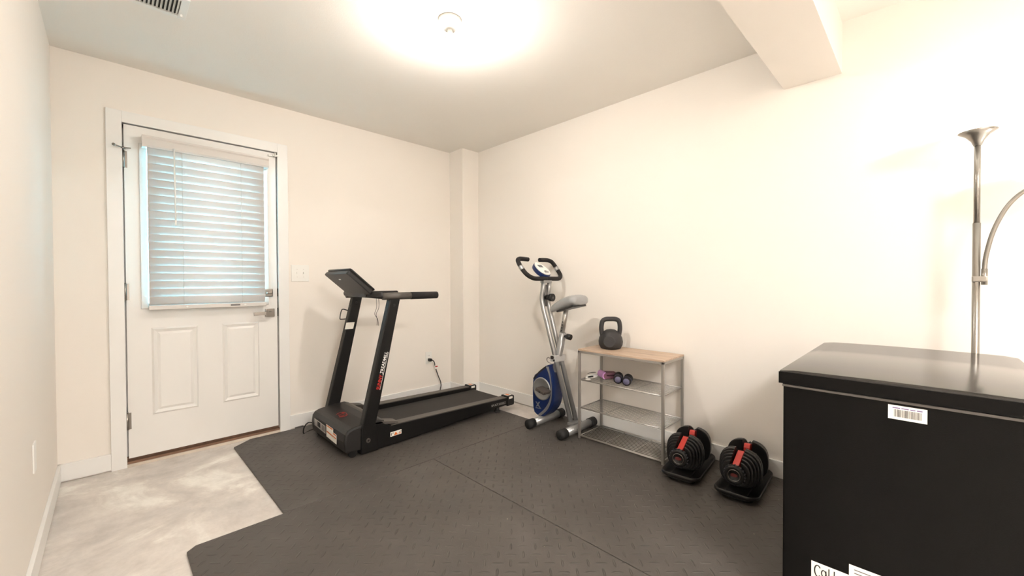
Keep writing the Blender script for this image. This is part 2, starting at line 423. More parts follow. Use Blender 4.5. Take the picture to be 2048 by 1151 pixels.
mb.tube([(-1.835, -.055, .902), (-1.88, -.056, .902), (-1.955, -.052, .899)], 1, sec=[(.011, .006), (-.011, .006), (-.011, -.006), (.011, -.006)])
mb.build('door_handle', m_nickel, door, label='satin nickel lever handle')
mb = MB(); mb.box(-1.79, -1.786, -.002, .03, 1.02, 1.08).box(-1.79, -1.786, -.002, .03, .875, .935); mb.build('strike_plate', m_dark, door)
mb = MB(); mb.box(-1.842, -1.80, -.012, .002, 2.058, 2.07, .003).box(-1.815, -1.775, -.024, -.016, 2.06, 2.072, .003).rod((-1.80, -.02, 2.055), (-1.80, -.02, 2.085), .006); mb.build('flip_lock', m_plate, door)
mb = MB(); mb.box(-2.622, -1.784, .0, TH, 0, .03).box(-2.622, -1.784, .03, TH, .03, .05); mb.build('threshold', m_thresh, door, label='worn brown threshold under the door')
MB().box(-2.622, -1.784, -.014, 0, 0, .016, .003).build('threshold_strip', m_pale, door)

# ================================================================== BLIND
blind = thing('window_blind', 'white horizontal slat blind mounted over the door glass, slats half open', 'blind', (-2.198, -.02, .96))
mb = MB(); mb.prism([(-.012, 0), (-.062, 0), (-.068, .012), (-.064, .05), (-.07, .06), (-.07, .07), (-.012, .07)], -2.535, -1.852, frame((0, 0, 1.957), (0, 1, 0), (0, 0, 1)))
mb.build('valance', m_vinyl, blind)
N = 20; z_top, z_bot = 1.935, 1.012
for i in range(N):
    z = z_top-(z_top-z_bot)*i/(N-1)
    pr = []
    for s_ in (1, -1):
        pts = [(t*.0275, s_*.0014+.0026*(1-(t)**2)) for t in [-1+2*q/6 for q in range(7)]]
        pr += pts if s_ == 1 else pts[::-1]
    ang = math.radians(75)
    m_ = Matrix.Translation(V((0, -.04, z))) @ Matrix(((0, 0, 1, 0), (-math.cos(ang), -math.sin(ang), 0, 0), (math.sin(ang), -math.cos(ang), 0, 0), (0, 0, 0, 1)))
    MB().prism(pr, -2.512, -1.882, m_, smooth=True).build('slat', m_slat, blind)
mb = MB().box(-2.514, -1.88, -.068, -.016, .958, .984, .003); br_ = mb.build('bottom_rail', m_vinyl, blind)
mb = MB(); mb.box(-2.095, -2.04, -.0688, -.068, .966, .977); mb.build('rail_label', m_greyink, br_, label='small grey label')
for x in (-2.33, -2.01): MB().rod((x, -.068, .971), (x, -.073, .971), .006).build('rail_button', m_plate, br_)
for x in (-2.345, -2.025):
    mb = MB(); mb.rod((x, -.064, .98), (x, -.064, 1.958), .0012, n=6); mb.rod((x, -.016, .98), (x, -.016, 1.958), .0012, n=6)
    mb.build('ladder_cord', m_vinyl, blind)
mb = MB(); mb.rod((-2.385, -.078, 1.97), (-2.383, -.082, 1.50), .0045, n=8); mb.rod((-2.383, -.082, 1.52), (-2.383, -.082, 1.485), .006, n=8); mb.build('tilt_wand', m_plate, blind)

# ================================================================== WALL FITTINGS
sw = thing('light_switch', 'white double toggle light switch plate beside the door', 'light switch', (-1.63, 0, 1.197))
MB().box(-1.694, -1.566, -.006, 0, 1.133, 1.261, .003).build('plate', m_plate, sw)
for x in (-1.653, -1.607):
    MB().box(x-.006, x+.006, -.007, -.006, 1.184, 1.21).box(x-.004, x+.004, -.017, -.006, 1.193, 1.205, .001).build('toggle', m_plate, sw)
    for z in (1.167, 1.227): MB().rod((x, -.006, z), (x, -.008, z), .003, n=10).build('screw', m_vinyl, sw)
def outlet(label, m_, nm='wall_outlet'):
    o = thing(nm, label, 'outlet', m_.translation)
    MB().prism(rrect(.07, .115, .006), 0, .005, m_, bev=.002).build('plate', m_plate, o)
    for s_ in (-1, 1):
        r_ = MB().prism(rrect(.034, .03, .012), .005, .0062, m_ @ Matrix.Translation(V((0, s_*.02, 0)))).build('socket', m_plate, o)
        q = MB()
        for dx in (-.006, .006): q.box(dx-.001, dx+.001, s_*.02-.002, s_*.02+.006, .0062, .0066, mtx=m_)
        q.build('slot', m_dark, r_)
    return o
outlet('white wall outlet with a black plug, low behind the treadmill', frame((-.469, 0, .385), (1, 0, 0), (0, 0, 1)))
wp = MB().prism(rrect(.07, .115, .006), 0, .005, frame((XL, -.96, .44), (0, 1, 0), (0, 0, 1)), bev=.002).build('wall_plate', m_plate)
tag(wp, 'small white wall plate low on the left wall', 'wall plate')
# power cord from the treadmill's front, behind it, up to the outlet
cord = thing('power_cord', 'black power cord plugged into the outlet behind the treadmill', 'cord', (-.469, -.03, 0))
pts = cr([(-1.63, -.30, .10), (-1.665, -.255, .10), (-1.685, -.225, .06), (-1.68, -.21, .012), (-1.62, -.17, .012), (-1.45, -.13, .012), (-1.0, -.11, .012), (-.62, -.09, .014), (-.42, -.07, .03), (-.36, -.045, .075), (-.355, -.04, .13), (-.385, -.04, .20), (-.42, -.045, .29), (-.435, -.05, .34), (-.455, -.048, .364), (-.469, -.036, .366)], 6)
MB().tube(pts, .0045, 8).build('cable', m_rubber, cord)
mb = MB(); mb.box(-.482, -.456, -.045, -.0066, .352, .38, .006); mb.build('plug', m_blackpl, cord)
mb = MB(); mb.box(-.432, -.392, -.0535, -.0525, .275, .31, mtx=None); mb.build('tag', m_paper, cord, label='white paper tag with red print')
MB().box(-.428, -.40, -.0541, -.0536, .293, .303).build('tag_print', m_redink, cord)

# ceiling vent
vent = thing('ceiling_vent', 'white metal ceiling register with a lever at one end', 'vent', (-2.575, -.902, H))
vx0, vx1, vy0, vy1 = -2.75, -2.40, -1.0, -.804
mb = MB(); z0, z1 = H-.008, H
for a in ((vx0, vx0+.03, vy0, vy1), (vx1-.030, vx1, vy0, vy1), (vx0+.03, vx1-.030, vy0, vy0+.028), (vx0+.03, vx1-.030, vy1-.028, vy1)): mb.box(*a, z0, z1, .002)
mb.build('frame', m_plate, vent)
MB().box(vx0+.03, vx1-.030, vy0+.028, vy1-.028, H-.0012, H).build('cavity', m_dark, vent)
n = 20
for i in range(n):
    x = vx0+.037+(vx1-.030-vx0-.044)*i/(n-1)
    MB().tube([(x, vy0+.028, H-.005), (x, vy1-.028, H-.005)], 1, sec=[(.0045, .004), (.004, .005), (-.004, -.004), (-.0045, -.003)]).build('louver', m_plate, vent)
mb = MB(); mb.box(vx1-.026, vx1-.023, vy1-.075, vy1-.04, H-.0085, H-.008).box(vx1-.024, vx1-.015, vy1-.052, vy1-.044, H-.02, H-.008, .002); mb.build('lever', m_plate, vent)

# ceiling light
cl = thing('ceiling_light', 'porcelain lampholder with one bare glowing bulb on the ceiling', 'ceiling light', (-1.449, -1.725, H))
def below(p): return Matrix.Translation(V(p)) @ Matrix.Rotation(PI, 4, 'X')
MB().lathe([(.0, 0), (.058, 0), (.058, .012), (.052, .022), (.034, .03), (.03, .05), (.0, .05)], 32, below((-1.449, -1.725, H))).build('lampholder', m_plate, cl)
MB().lathe([(.0, .05), (.013, .05), (.014, .062), (.022, .078), (.0295, .098), (.0300, .106), (.0, .106)], 24, below((-1.449, -1.725, H))).build('added_bulb_collar', m_plate, cl)  # opaque collar added to hold the bulb's light off the ceiling
MB().lathe([(.0, .1062), (.0302, .1062), (.031, .115), (.0285, .127), (.022, .138), (.012, .145), (.0, .147)], 24, below((-1.449, -1.725, H))).build('bulb', m_bulbglass, cl)

# unseen glowing panel added behind the viewer as fill light for the room
pl_ = thing('added_fill_panel', 'added unseen fill light panel under the ceiling behind the viewer', 'ceiling light', (-2.25, -4.8, H))
mb = MB()
qx0, qx1, qy0, qy1 = -2.65, -1.85, -5.1, -4.5
for a in ((qx0, qx1, qy0, qy0+.03), (qx0, qx1, qy1-.03, qy1), (qx0, qx0+.03, qy0, qy1), (qx1-.03, qx1, qy0, qy1)): mb.box(*a, H-.03, H, .003)
mb.build('frame', m_plate, pl_)
MB().box(qx0+.03, qx1-.03, qy0+.03, qy1-.03, H-.022, H-.018).build('fill_emitter', emis('added fill glow', FILL_TINT, L_FILL), pl_)

# ================================================================== FLOOR MATS
def mat_tile(pts, label):
    mb = MB().prism(pts, 0, .012, None, bev=.003)
    return tag(recenter(mb.build('floor_mat', m_mat)), label, 'mat', 'black rubber floor mats')
mat_tile([(-2.100, -1.248), (-.28, -1.248), (-.28, -.045), (-1.985, -.045), (-2.10, -.135)][::1], 'black rubber mat under the treadmill, one corner cut off near the door')
mat_tile([(-2.472, -3.08), (-1.252, -3.08), (-1.252, -1.252), (-2.44, -1.252), (-2.472, -1.28)], 'black rubber mat nearest the viewer, jutting onto the bare concrete')
mat_tile([(-1.248, -3.08), (-.018, -3.08), (-.018, -1.252), (-1.248, -1.252)], 'black rubber mat under the wire rack and dumbbell trays')
mb = MB(); mb.box(-.03, .03, -.012, .012, 0, .012, .003, mtx=Matrix.Translation(V((-1.655, -.028, .001))) @ Matrix.Rotation(.1, 4, 'Z'))
tag(recenter(mb.build('rubber_offcut', m_mat)), 'small dark scrap lying against the baseboard beside the door casing', 'scrap')

# ================================================================== TREADMILL
tm = thing('treadmill', 'black folding treadmill with flat console standing along the back wall', 'treadmill', (-.9, -.58, .012))
FZ = .012
def XZ(y): return frame((0, y, 0), (1, 0, 0), (0, 0, 1))       # local z = -y
def side(yA, yB, prof, bev=.004):                                 # prism in the XZ plane between yA<yB
    return MB().prism(prof, -yB, -yA, XZ(0), bev=bev)
railprof = [(-1.552, .022), (-1.30, .022), (-.43, .056), (-.232, .056), (-.232, .116), (-1.34, .150), (-1.40, .185), (-1.552, .185)]
for yA, yB in ((-.878, -.80), (-.36, -.282)):
    side(yA, yB, railprof).build('side_rail', m_black, tm)
    side(yA+.004, yB-.002, [(-1.335, .150), (-.232, .116), (-.232, .121), (-1.335, .156)], .001).build('foot_rail', m_railtop, tm)
    side(yA+.002, yB+.004, [(-1.452, .186), (-1.285, .152), (-1.285, .168), (-1.31, .176), (-1.40, .196), (-1.452, .199)], .003).build('rail_cover', m_railtop, tm)
    ec = side(yA-.004, yB, [(-.240, .046), (-.172, .046), (-.164, .054), (-.164, .122), (-.174, .132), (-.245, .132)], .004).build('end_cap', m_blackpl, tm)
    MB().box(-.228, -.182, yA+.012, yB-.012, .132, .1328).build('cap_label', m_paper, ec, label='white label with orange print')
    MB().box(-.22, -.196, yA+.018, yB-.02, .1328, .1332).build('label_print', m_orangeink, ec)
    MB().box(-.226, -.184, yA-.0046, yA-.004, .105, .124).build('side_label', m_paper, ec)
    mb = MB(); mb.rod((-.345, (yA+yB)/2-.02, .012), (-.345, (yA+yB)/2-.02, .06), .018).rod((-.345, (yA+yB)/2-.02, .012), (-.345, (yA+yB)/2-.02, .026), .026)
    mb.build('rear_foot', m_rubber, tm)
side(-.80, -.36, [(-1.40, .05), (-.42, .06), (-.24, .06), (-.24, .085), (-1.40, .112)], .002).build('deck', m_black, tm)
belt = [(-1.40, .118), (-.215, .092), (-.19, .086), (-.178, .072), (-.19, .058), (-.215, .054), (-1.40, .066)]
side(-.785, -.375, belt, 0).build('walking_belt', m_belt, tm)
hood = side(-.876, -.286, [(-1.632, .045), (-1.648, .055), (-1.655, .12), (-1.648, .165), (-1.63, .188), (-1.60, .199), (-1.50, .212), (-1.42, .214), (-1.385, .20), (-1.375, .16), (-1.375, .045)], .014).build('motor_hood', m_hood, tm)
side(-.80, -.36, [(-1.44, .2145), (-1.42, .2155), (-1.385, .2015), (-1.371, .16), (-1.371, .118), (-1.38, .12)], .002).build('hood_trim', m_railtop, tm)
# hood stickers
FH = frame((-1.6565, 0, 0), (0, -1, 0), (0, 0, 1))                 # faces -x
MB().prism([(.36, .108), (.565, .098), (.565, .150), (.36, .156)], -.0005, .0008, FH).build('rating_label', mat('silver label', (178, 174, 168), .4, .3), hood)
MB().prism([(.42, .116), (.475, .113), (.475, .148), (.42, .15)], .0008, .0012, FH).build('label_window', m_blackink, hood)
MB().prism([(.50, .112), (.555, .108), (.555, .143), (.50, .146)], .0008, .0012, FH).build('label_print', m_greyink, hood)
MB().prism([(.585, .086), (.755, .078), (.755, .140), (.70, .142), (.70, .165), (.585, .168)], -.0005, .0008, FH).build('warning_label', m_paper, hood)
mb = MB(); mb.prism([(.59, .158), (.695, .155), (.695, .164), (.59, .166)], .0008, .0012, FH).prism([(.70, .132), (.75, .130), (.75, .138), (.70, .14)], .0008, .0012, FH).prism([(.59, .118), (.75, .110), (.75, .117), (.59, .128)], .0008, .0012, FH)
mb.build('warning_print', m_orangeink, hood)
# swirl emblem on the hood top
mb = MB(); lg = frame((-1.55, -.585, .2085), (0, -1, 0), (1, 0, .13))
for a0, a1, r in ((200, 380, .022), (20, 170, .028), (60, 250, .013), (-60, 60, .036), (130, 230, .038)):
    pts = [lg @ V((r*1.3*math.cos(math.radians(a)), r*math.sin(math.radians(a)), .0006)) for a in range(a0, a1, 15)]
    mb.tube(pts, .0010, 5)
mb.build('emblem', m_redink, hood)
for y in (-.858, -.302):
    mb = MB(); mb.rod((-1.60, y-.016, .040), (-1.60, y+.016, .040), .028, n=20); mb.rod((-1.60, y-.018, .040), (-1.60, y-.016, .040), .008)
    mb.build('front_wheel', m_blackpl, tm)
for yA, yB, nm in ((-.888, -.838, 'near'), (-.30, -.25, 'far')):
    mb = side(yA, yB, [(-1.55, .02), (-1.438, .02), (-1.438, .13), (-1.453, .19), (-1.268, 1.01), (-1.342, 1.01), (-1.55, .17)], .006)
    u = mb.build('upright', m_black, tm)
    q = MB(); q.rod((-1.507, yA, .10), (-1.507, yA-.006, .10), .015, n=18); q.build('pivot_bolt', m_nickel, u)
    q = MB(); q.rod((-1.507, yA-.006, .10), (-1.507, yA-.007, .10), .006, n=10); q.build('bolt_socket', m_dark, u)
    MB().rod((-1.315, yA, .968), (-1.315, yA-.006, .968), .009).build('bolt', m_blackpl, u); MB().rod((-1.352, (yA+yB)/2, .94), (-1.362, (yA+yB)/2, .94), .009).build('bolt', m_blackpl, u)
    yc = (yA+yB)/2-.0
    MB().rod((-1.385, yc, 1.028), (-1.15, yc, 1.028), .0245, True).build('handrail', m_railtop, tm)
    MB().rod((-1.175, yc, 1.028), (-.955, yc, 1.028), .0255, True).build('hand_grip', m_foam, tm)
    if nm == 'near':
        # lettering along the upright, reading upwards
        dx = V((.2205, 0, .84)).normalized()
        F0 = frame(V((-1.432, yA-.0005, .415)), dx, V((0, 0, 1)).cross(V((0, 1, 0))) if False else V((-dx.z, 0, dx.x)))
        text('sunny_lettering', 'SUNNY', F0 @ Matrix.Translation(V((0, -.006, 0))), .098, .024, m_redink, u, bold=.018)
        text('treadmill_lettering', 'TREADMILL', F0 @ Matrix.Translation(V((.106, -.004, 0))), .145, .022, m_whiteink, u, bold=.015)
        q = MB().prism([(.0, -.0105), (.25, -.0105), (.25, -.0085), (.0, -.0085)], 0, .0005, F0).prism([(.094, -.0085), (.104, -.0085), (.110, -.001), (.107, -.001)], 0, .0005, F0)
        q.build('underline', m_whiteink, u)
    else:
        q = MB().prism([(-1.41, .765), (-1.345, .765), (-1.333, .815), (-1.398, .815)], -yA, -yA+.0008, XZ(0)); q.build('white_label', m_paper, u)
        q = MB(); q.tube(cr([(-1.372, -.275, .905), (-1.41, -.275, .918), (-1.425, -.275, .905), (-1.436, -.275, .85), (-1.425, -.275, .842), (-1.392, -.275, .842)], 4), .004, 8); q.build('latch_loop', m_blackpl, tm)
MB().rod((-1.378, -.862, 1.034), (-1.378, -.262, 1.040), .024, True).build('crossbar', m_hood, tm)
# console slab: faces the runner, tilted back
F = frame((-1.475, -.54, 1.125), (.76, 0, -.65), (0, 1, 0))        # local x down-slope toward the runner, y across, z = underside/up
zz = F.to_3x3() @ V((0, 0, 1))
sgn = 1 if zz.z > 0 else -1
cons = MB().prism(rrect(.225, .40, .018), -.022*sgn, .004*sgn, F, bev=.006).build('console', m_hood, tm)
MB().prism(rrect(.215, .385, .014), .004*sgn, .014*sgn, F).build('console_seam', m_dark, cons)
MB().prism(rrect(.226, .40, .018), .014*sgn, .026*sgn, F, bev=.004).build('console_face', m_blackpl, cons)
MB().prism(rrect(.07, .2, .006), .026*sgn, .0266*sgn, F @ Matrix.Translation(V((-.05, 0, 0)))).build('display', m_screen, cons)
MB().box(-.004, .004, -.016, .016, -.0226 if sgn > 0 else .022, -.022 if sgn > 0 else .0226, mtx=F @ Matrix.Translation(V((-.055, .02, 0)))).build('back_label', m_whiteink, cons)
mb = MB(); mb.prism([(-1.41, 1.02), (-1.35, 1.02), (-1.345, 1.05), (-1.385, 1.072), (-1.42, 1.076)], .44, .66, XZ(0), bev=.006); mb.build('console_bracket', m_hood, tm)
mb = MB()
for dy, ph in ((0, 0), (-.035, 1.5)):
    mb.tube(cr([(-1.35, -.70+dy, 1.02), (-1.352+.004, -.70+dy, .95), (-1.35-.01, -.70+dy*.6+.004, .90), (-1.35, -.70-dy*.2-.018, .865), (-1.35, -.70-.03+dy*-.6, .82)], 5), .0016, 6)
mb.build('safety_cord', m_blackpl, tm)
# side sticker and model lettering on the near rail
st = MB().prism([(-1.345, .076), (-1.262, .078), (-1.262, .108), (-1.345, .106)], .878, .8788, XZ(0)).build('warning_sticker', m_paper, tm)
q = MB().prism([(-1.32, .08), (-1.29, .0805), (-1.305, .103)], .8788, .8792, XZ(0)); q.prism([(-1.285, .083), (-1.268, .083), (-1.268, .089), (-1.285, .089)], .8788, .8792, XZ(0)); q.build('sticker_print', m_orangeink, st)
q = MB().prism([(-1.34, .082), (-1.335, .082), (-1.335, .1), (-1.34, .1)], .8788, .8792, XZ(0)); q.build('sticker_symbol', m_blackink, st)
q = MB().prism([(-1.33, .095), (-1.322, .095), (-1.322, .1), (-1.33, .1)], .8788, .8792, XZ(0)); q.build('sticker_symbol', m_blackink, st)
q = MB().prism([(-1.282, .094), (-1.266, .100), (-1.264, .097), (-1.28, .091)], .8788, .8792, XZ(0)); q.build('sticker_symbol', m_blackink, st)
F1 = frame((-.43, -.8785, .078), (1, 0, -.03), (0, 0, 1))
text('model_lettering', 'SF-X7', F1, .075, .018, mat('dim grey ink', (150, 146, 142), .5), tm, bold=.02)
q = MB()
for a in ((.08, .165, 0, .002), (.08, .165, .016, .018), (.163, .165, 0, .018), (.085, .155, .005, .007), (.085, .15, .010, .012)): q.prism([(a[0], a[2]), (a[1], a[2]), (a[1], a[3]), (a[0], a[3])], 0, .0005, F1)
q.build('model_box', MATS['dim grey ink'], tm)

# ================================================================== EXERCISE BIKE
bk = thing('exercise_bike', 'folded upright exercise bike with silver frame and blue flywheel cover', 'exercise bike', (-.25, -1.47, .012))
bx = -.25
for y, z, nm in ((-1.322, .048, 'front_foot_bar'), (-1.628, .048, 'rear_foot_bar')):
    f_ = MB().rod((-.40, y, z), (-.10, y, z), .030, n=20).build(nm, m_silver, bk)
    for s_ in (-1, 1): MB().rod((bx+s_*.145, y, z), (bx+s_*.207, y, z), .0345, True, n=20).build('foot_cap', m_rubber, f_)
for s_ in (-1, 1):
    pts = [(bx+s_*.034, -1.332, 1.13)] + cr([(bx+s_*.036, -1.326, 1.06), (bx+s_*.036, -1.316, .985), (bx+s_*.036, -1.335, .90), (bx+s_*.034, -1.36, .82)], 4) + [(bx+s_*.03, -1.59, .09)]
    MB().tube(pts, .0175, 14).build('frame_tube', m_silver, bk)
mb = MB(); mb.box(bx-.055, bx+.055, -1.625, -1.575, .07, .09, .004); mb.build('foot_bracket', m_silver, bk)
mb = MB(); mb.box(bx-.03, bx+.03, -1.34, -1.30, .07, .085, .003); mb.build('foot_bracket', m_silver, bk)
# stem that carries the handlebar between the two tubes
MB().box(bx-.05, bx+.05, -1.35, -1.31, 1.112, 1.135, .008).build('stem_bridge', m_silver, bk)
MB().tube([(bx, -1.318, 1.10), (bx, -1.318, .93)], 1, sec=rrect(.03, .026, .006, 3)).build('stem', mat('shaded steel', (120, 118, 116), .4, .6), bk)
# tension knob
mb = MB(); mb.rod((bx, -1.33, 1.0), (bx, -1.372, 1.0), .020, n=18).rod((bx, -1.372, 1.0), (bx, -1.398, 1.0), .030, n=14); kn = mb.build('tension_knob', m_blackpl, bk)
MB().prism([(-.009, -.007), (.009, -.007), (0, .011)], 0, .0006, frame((bx, -1.3985, 1.0), (1, 0, 0), (0, 0, 1))).build('knob_mark', m_greyink, kn)
# handlebar
def hb_pts(s_): return cr([(bx+s_*.0, -1.335, 1.148), (bx+s_*.09, -1.338, 1.146), (bx+s_*.155, -1.335, 1.150), (bx+s_*.20, -1.310, 1.178), (bx+s_*.212, -1.262, 1.232), (bx+s_*.205, -1.222, 1.283), (bx+s_*.175, -1.205, 1.300), (bx+s_*.12, -1.20, 1.302), (bx+s_*.068, -1.20, 1.300)], 6)
for s_ in (-1, 1): 
    p_ = hb_pts(s_)
    MB().tube(p_, .0172, 12).build('handlebar', m_foam, bk)
    mb = MB(); mb.tube(p_[22:26], .0186, 12); mb.build('pulse_sensor', m_silver, bk)
# console on the handlebar
Fc = frame((bx, -1.285, 1.222), (1, 0, 0), (0, .797, .604))         # z normal = up and toward the rider
egg = [( .062*math.cos(t)*(1-.12*math.sin(t)), .088*math.sin(t)) for t in [2*PI*i/28 for i in range(28)]]
big = [(x*1.0, y*1.0) for x, y in egg]
bc = MB().prism(big, -.034, .0, Fc, bev=.008).build('bike_console', m_blue, bk)
MB().prism([(x*.93, y*.93) for x, y in egg], 0, .010, Fc, bev=.003).build('console_face', m_plate, bc)
MB().prism(rrect(.05, .034, .004), .010, .0106, Fc @ Matrix.Translation(V((0, .028, 0)))).build('console_screen', m_screen, bc)
MB().prism(rrect(.024, .016, .005), .010, .0125, Fc @ Matrix.Translation(V((0, -.042, 0)))).build('console_button', m_greyink, bc)
MB().box(bx-.02, bx+.02, -1.34, -1.305, 1.12, 1.205, .005).build('console_mount', m_silver, bk)
# seat, post and sleeve
secs = []
for t in [i/12 for i in range(13)]:
    y = -1.382-t*.295; w = .022+.098*(t**1.15 if t < .86 else .86**1.15*(1-((t-.86)/.14)**2*.35)); zt = .934+.094*math.sin(min(1, t*1.1)*PI/2)-(.018 if t > .95 else 0); zb = .882+.072*t
    if t == 0: w = .012; zt = .93
    sec = []
    for k_ in range(20):
        a = 2*PI*k_/20; ca, sa = math.cos(a), math.sin(a)
        x = w*math.copysign(abs(ca)**.7, ca); zc = (zt+zb)/2
        sec.append((bx+x*(1 if sa < 0 else .9+.1*abs(ca)), y, zc+(zt-zb)/2*math.copysign(abs(sa)**.8, sa)))
    secs.append(sec)
seat = MB().loft(secs).build('seat', mat('grey vinyl', (160, 160, 159), .4, noise=.04), bk, subsurf=1)
MB().prism([(bx+.02, -1.44), (bx+.062, -1.57), (bx+.085, -1.645), (bx+.05, -1.665), (bx-.05, -1.665), (bx-.085, -1.645), (bx-.062, -1.57), (bx-.02, -1.44)], -.006, .010, Matrix.Translation(V((0, -1.555, .922))) @ Matrix.Rotation(-.25, 4, 'X') @ Matrix.Translation(V((0, 1.55, 0))), bev=.005).build('seat_pan', m_blackpl, seat)
d_ = V((0, .085, -.42)).normalized()
s0 = V((bx, -1.530, .932)); 
MB().tube([s0, s0+V((0, .05, -.225))], 1, sec=rrect(.034, .03, .01, 3)).build('seat_post', m_steel, bk)
mb = MB(); 
for k_ in range(4): 
    p = s0+V((0, .05, -.225))*(.5+.1*k_); mb.rod(p+V((-.0155, -.002, 0)), p+V((-.019, -.002, 0)), .0045, n=8)
mb.build('post_hole', m_dark, bk)
s1 = V((bx, -1.495, .737)); 
MB().tube([s1, s1+V((0, .055, -.24)), V((bx, -1.40, .42)), V((bx, -1.33, .09))], 1, sec=rrect(.046, .042, .012, 3)).build('seat_tube', m_silver, bk)
kp = V((bx, -1.523, .712)); 
mb = MB(); mb.rod(kp+V((0, .025, .0)), kp+V((0, -.012, -.002)), .010).rod(kp+V((0, -.012, 0)), kp+V((0, -.045, -.004)), .022, n=14); mb.build('seat_knob', m_blackpl, bk)
# hinge clamp
MB().box(bx-.058, bx+.058, -1.475, -1.415, .515, .565, .010).build('hinge_clamp', mat('pale grey plastic', (196, 194, 190), .45), bk)
mb = MB(); mb.rod((bx-.058, -1.44, .55), (bx-.066, -1.44, .55), .014).rod((bx-.058, -1.455, .53), (bx-.064, -1.455, .53), .008); mb.build('hinge_bolt', m_dark, bk)
MB().tube(cr([(bx-.05, -1.425, .53), (bx-.058, -1.40, .545), (bx-.06, -1.385, .53), (bx-.058, -1.395, .51), (bx-.05, -1.42, .50)], 4), .004, 8).build('lock_pin', m_nickel, bk)
# flywheel cover: outline in YZ
FY = frame((0, 0, 0), (0, -1, 0), (0, 0, 1))                        # local x=-y, y=z, z=-x
ol = [(1.237, .125), (1.237, .355), (1.30, .42), (1.372, .476), (1.408, .482), (1.432, .40), (1.446, .30), (1.444, .215), (1.415, .145), (1.355, .085), (1.315, .074), (1.277, .078)]
cov = MB().prism([(p.x, p.y) for p in cr([(a, c, 0) for a, c in ol], 3, True)], .195, .305, FY, bev=.008).build('flywheel_cover', m_blue, bk)
mb = MB(); stripe_o = cr([(1.372, .470, 0), (1.405, .40, 0), (1.42, .30, 0), (1.405, .215, 0), (1.355, .14, 0), (1.287, .080, 0)], 5)
stripe_i = cr([(1.398, .474, 0), (1.418, .40, 0), (1.431, .30, 0), (1.422, .215, 0), (1.385, .14, 0), (1.318, .079, 0)], 5)
mb.prism([(p.x, p.y) for p in stripe_o]+[(p.x, p.y) for p in stripe_i[::-1]], .3045, .3062, FY); mb.build('silver_stripe', m_silver, cov)
mb = MB(); eo = cr([(1.239, .36, 0), (1.30, .423, 0), (1.368, .474, 0)], 4); ei = cr([(1.25, .352, 0), (1.305, .41, 0), (1.372, .460, 0)], 4)
mb.prism([(p.x, p.y) for p in eo]+[(p.x, p.y) for p in ei[::-1]], .29, .3058, FY); mb.build('top_edge', m_dark, cov)
Fd = FY @ Matrix.Translation(V((1.331, .292, .305)))
MB().lathe([(0, 0), (.088, 0), (.088, .006), (.082, .009), (.076, .006), (.0, .005)], 40, Fd).build('crank_disc', m_silver, bk)
mb = MB(); mb.rod((-.305, -1.331, .292), (-.335, -1.331, .292), .016).tube([(-.33, -1.331, .292), (-.338, -1.42, .306)], 1, sec=[(.012, .008), (-.012, .008), (-.012, -.008), (.012, -.008)])
mb.rod((-.335, -1.42, .306), (-.44, -1.42, .308), .006); mb.build('crank_arm', m_black, bk)
mb = MB(); mb.box(-.045, .045, -.042, .042, -.012, .012, .007, mtx=Matrix.Translation(V((-.39, -1.415, .310))) @ Euler((.30, .05, .1)).to_matrix().to_4x4()); mb.build('pedal', mat('brown grey plastic', (74, 66, 61), .55), bk)
Fx = FY @ Matrix.Translation(V((1.288, .150, .3055)))
mb = MB(); mb.prism([(-.026, .03), (-.012, .03), (.03, -.012), (.016, -.012)], 0, .001, Fx).prism([(.008, .033), (.024, .036), (-.004, -.004), (-.022, -.012)], 0, .0012, Fx).prism([(-.024, -.022), (.034, -.018), (.034, -.013), (-.024, -.016)], 0, .001, Fx); mb.build('x_emblem', m_silver, cov)

# ================================================================== WIRE RACK
rk = thing('wire_rack', 'grey metal four-tier wire rack with a pale wood top', 'rack', (-.178, -2.005, .012))
rx0, rx1, ry0, ry1 = -.327, -.032, -2.318, -1.688; p9 = .016
for x in (rx0, rx1-p9):
    for y in (ry0, ry1-p9): MB().box(x, x+p9, y, y+p9, .012, .632, .002).build('post', m_steel, rk)
mb = MB()
for a in ((rx0, rx1, ry0, ry0+p9), (rx0, rx1, ry1-p9, ry1), (rx0, rx0+p9, ry0, ry1), (rx1-p9, rx1, ry0, ry1)): mb.box(*a, .618, .634, .002)
mb.build('top_frame', m_steel, rk)
MB().box(rx0, rx1, ry0, ry1, .634, .645, .002).build('wood_top', m_wood, rk)
def shelf(z, nw, thick):
    mb = MB()
    for x in (rx0+.008, rx1-.008): mb.rod((x, ry0+.01, z), (x, ry1-.01, z), .0045, n=8)
    for y in (ry0+.010, ry1-.010): mb.rod((rx0+.008, y, z), (rx1-.008, y, z), .0045, n=8)
    s_ = mb.build('shelf_frame', m_steel, rk)
    for i in range(nw):
        x = rx0+.02+(rx1-rx0-.04)*i/(nw-1)
        MB().rod((x, ry0+.01, z+.002), (x, ry1-.01, z+.002), thick, n=6).build('shelf_wire', m_steel, s_)
    mb = MB()
    for y in (ry0+.215, ry0+.42): mb.rod((rx0+.008, y, z-.002), (rx1-.008, y, z-.002), thick*1.2, n=6)
    mb.build('cross_bar', m_steel, s_)
shelf(.428, 13, .0019); shelf(.228, 13, .0019); shelf(.030, 13, .0026)

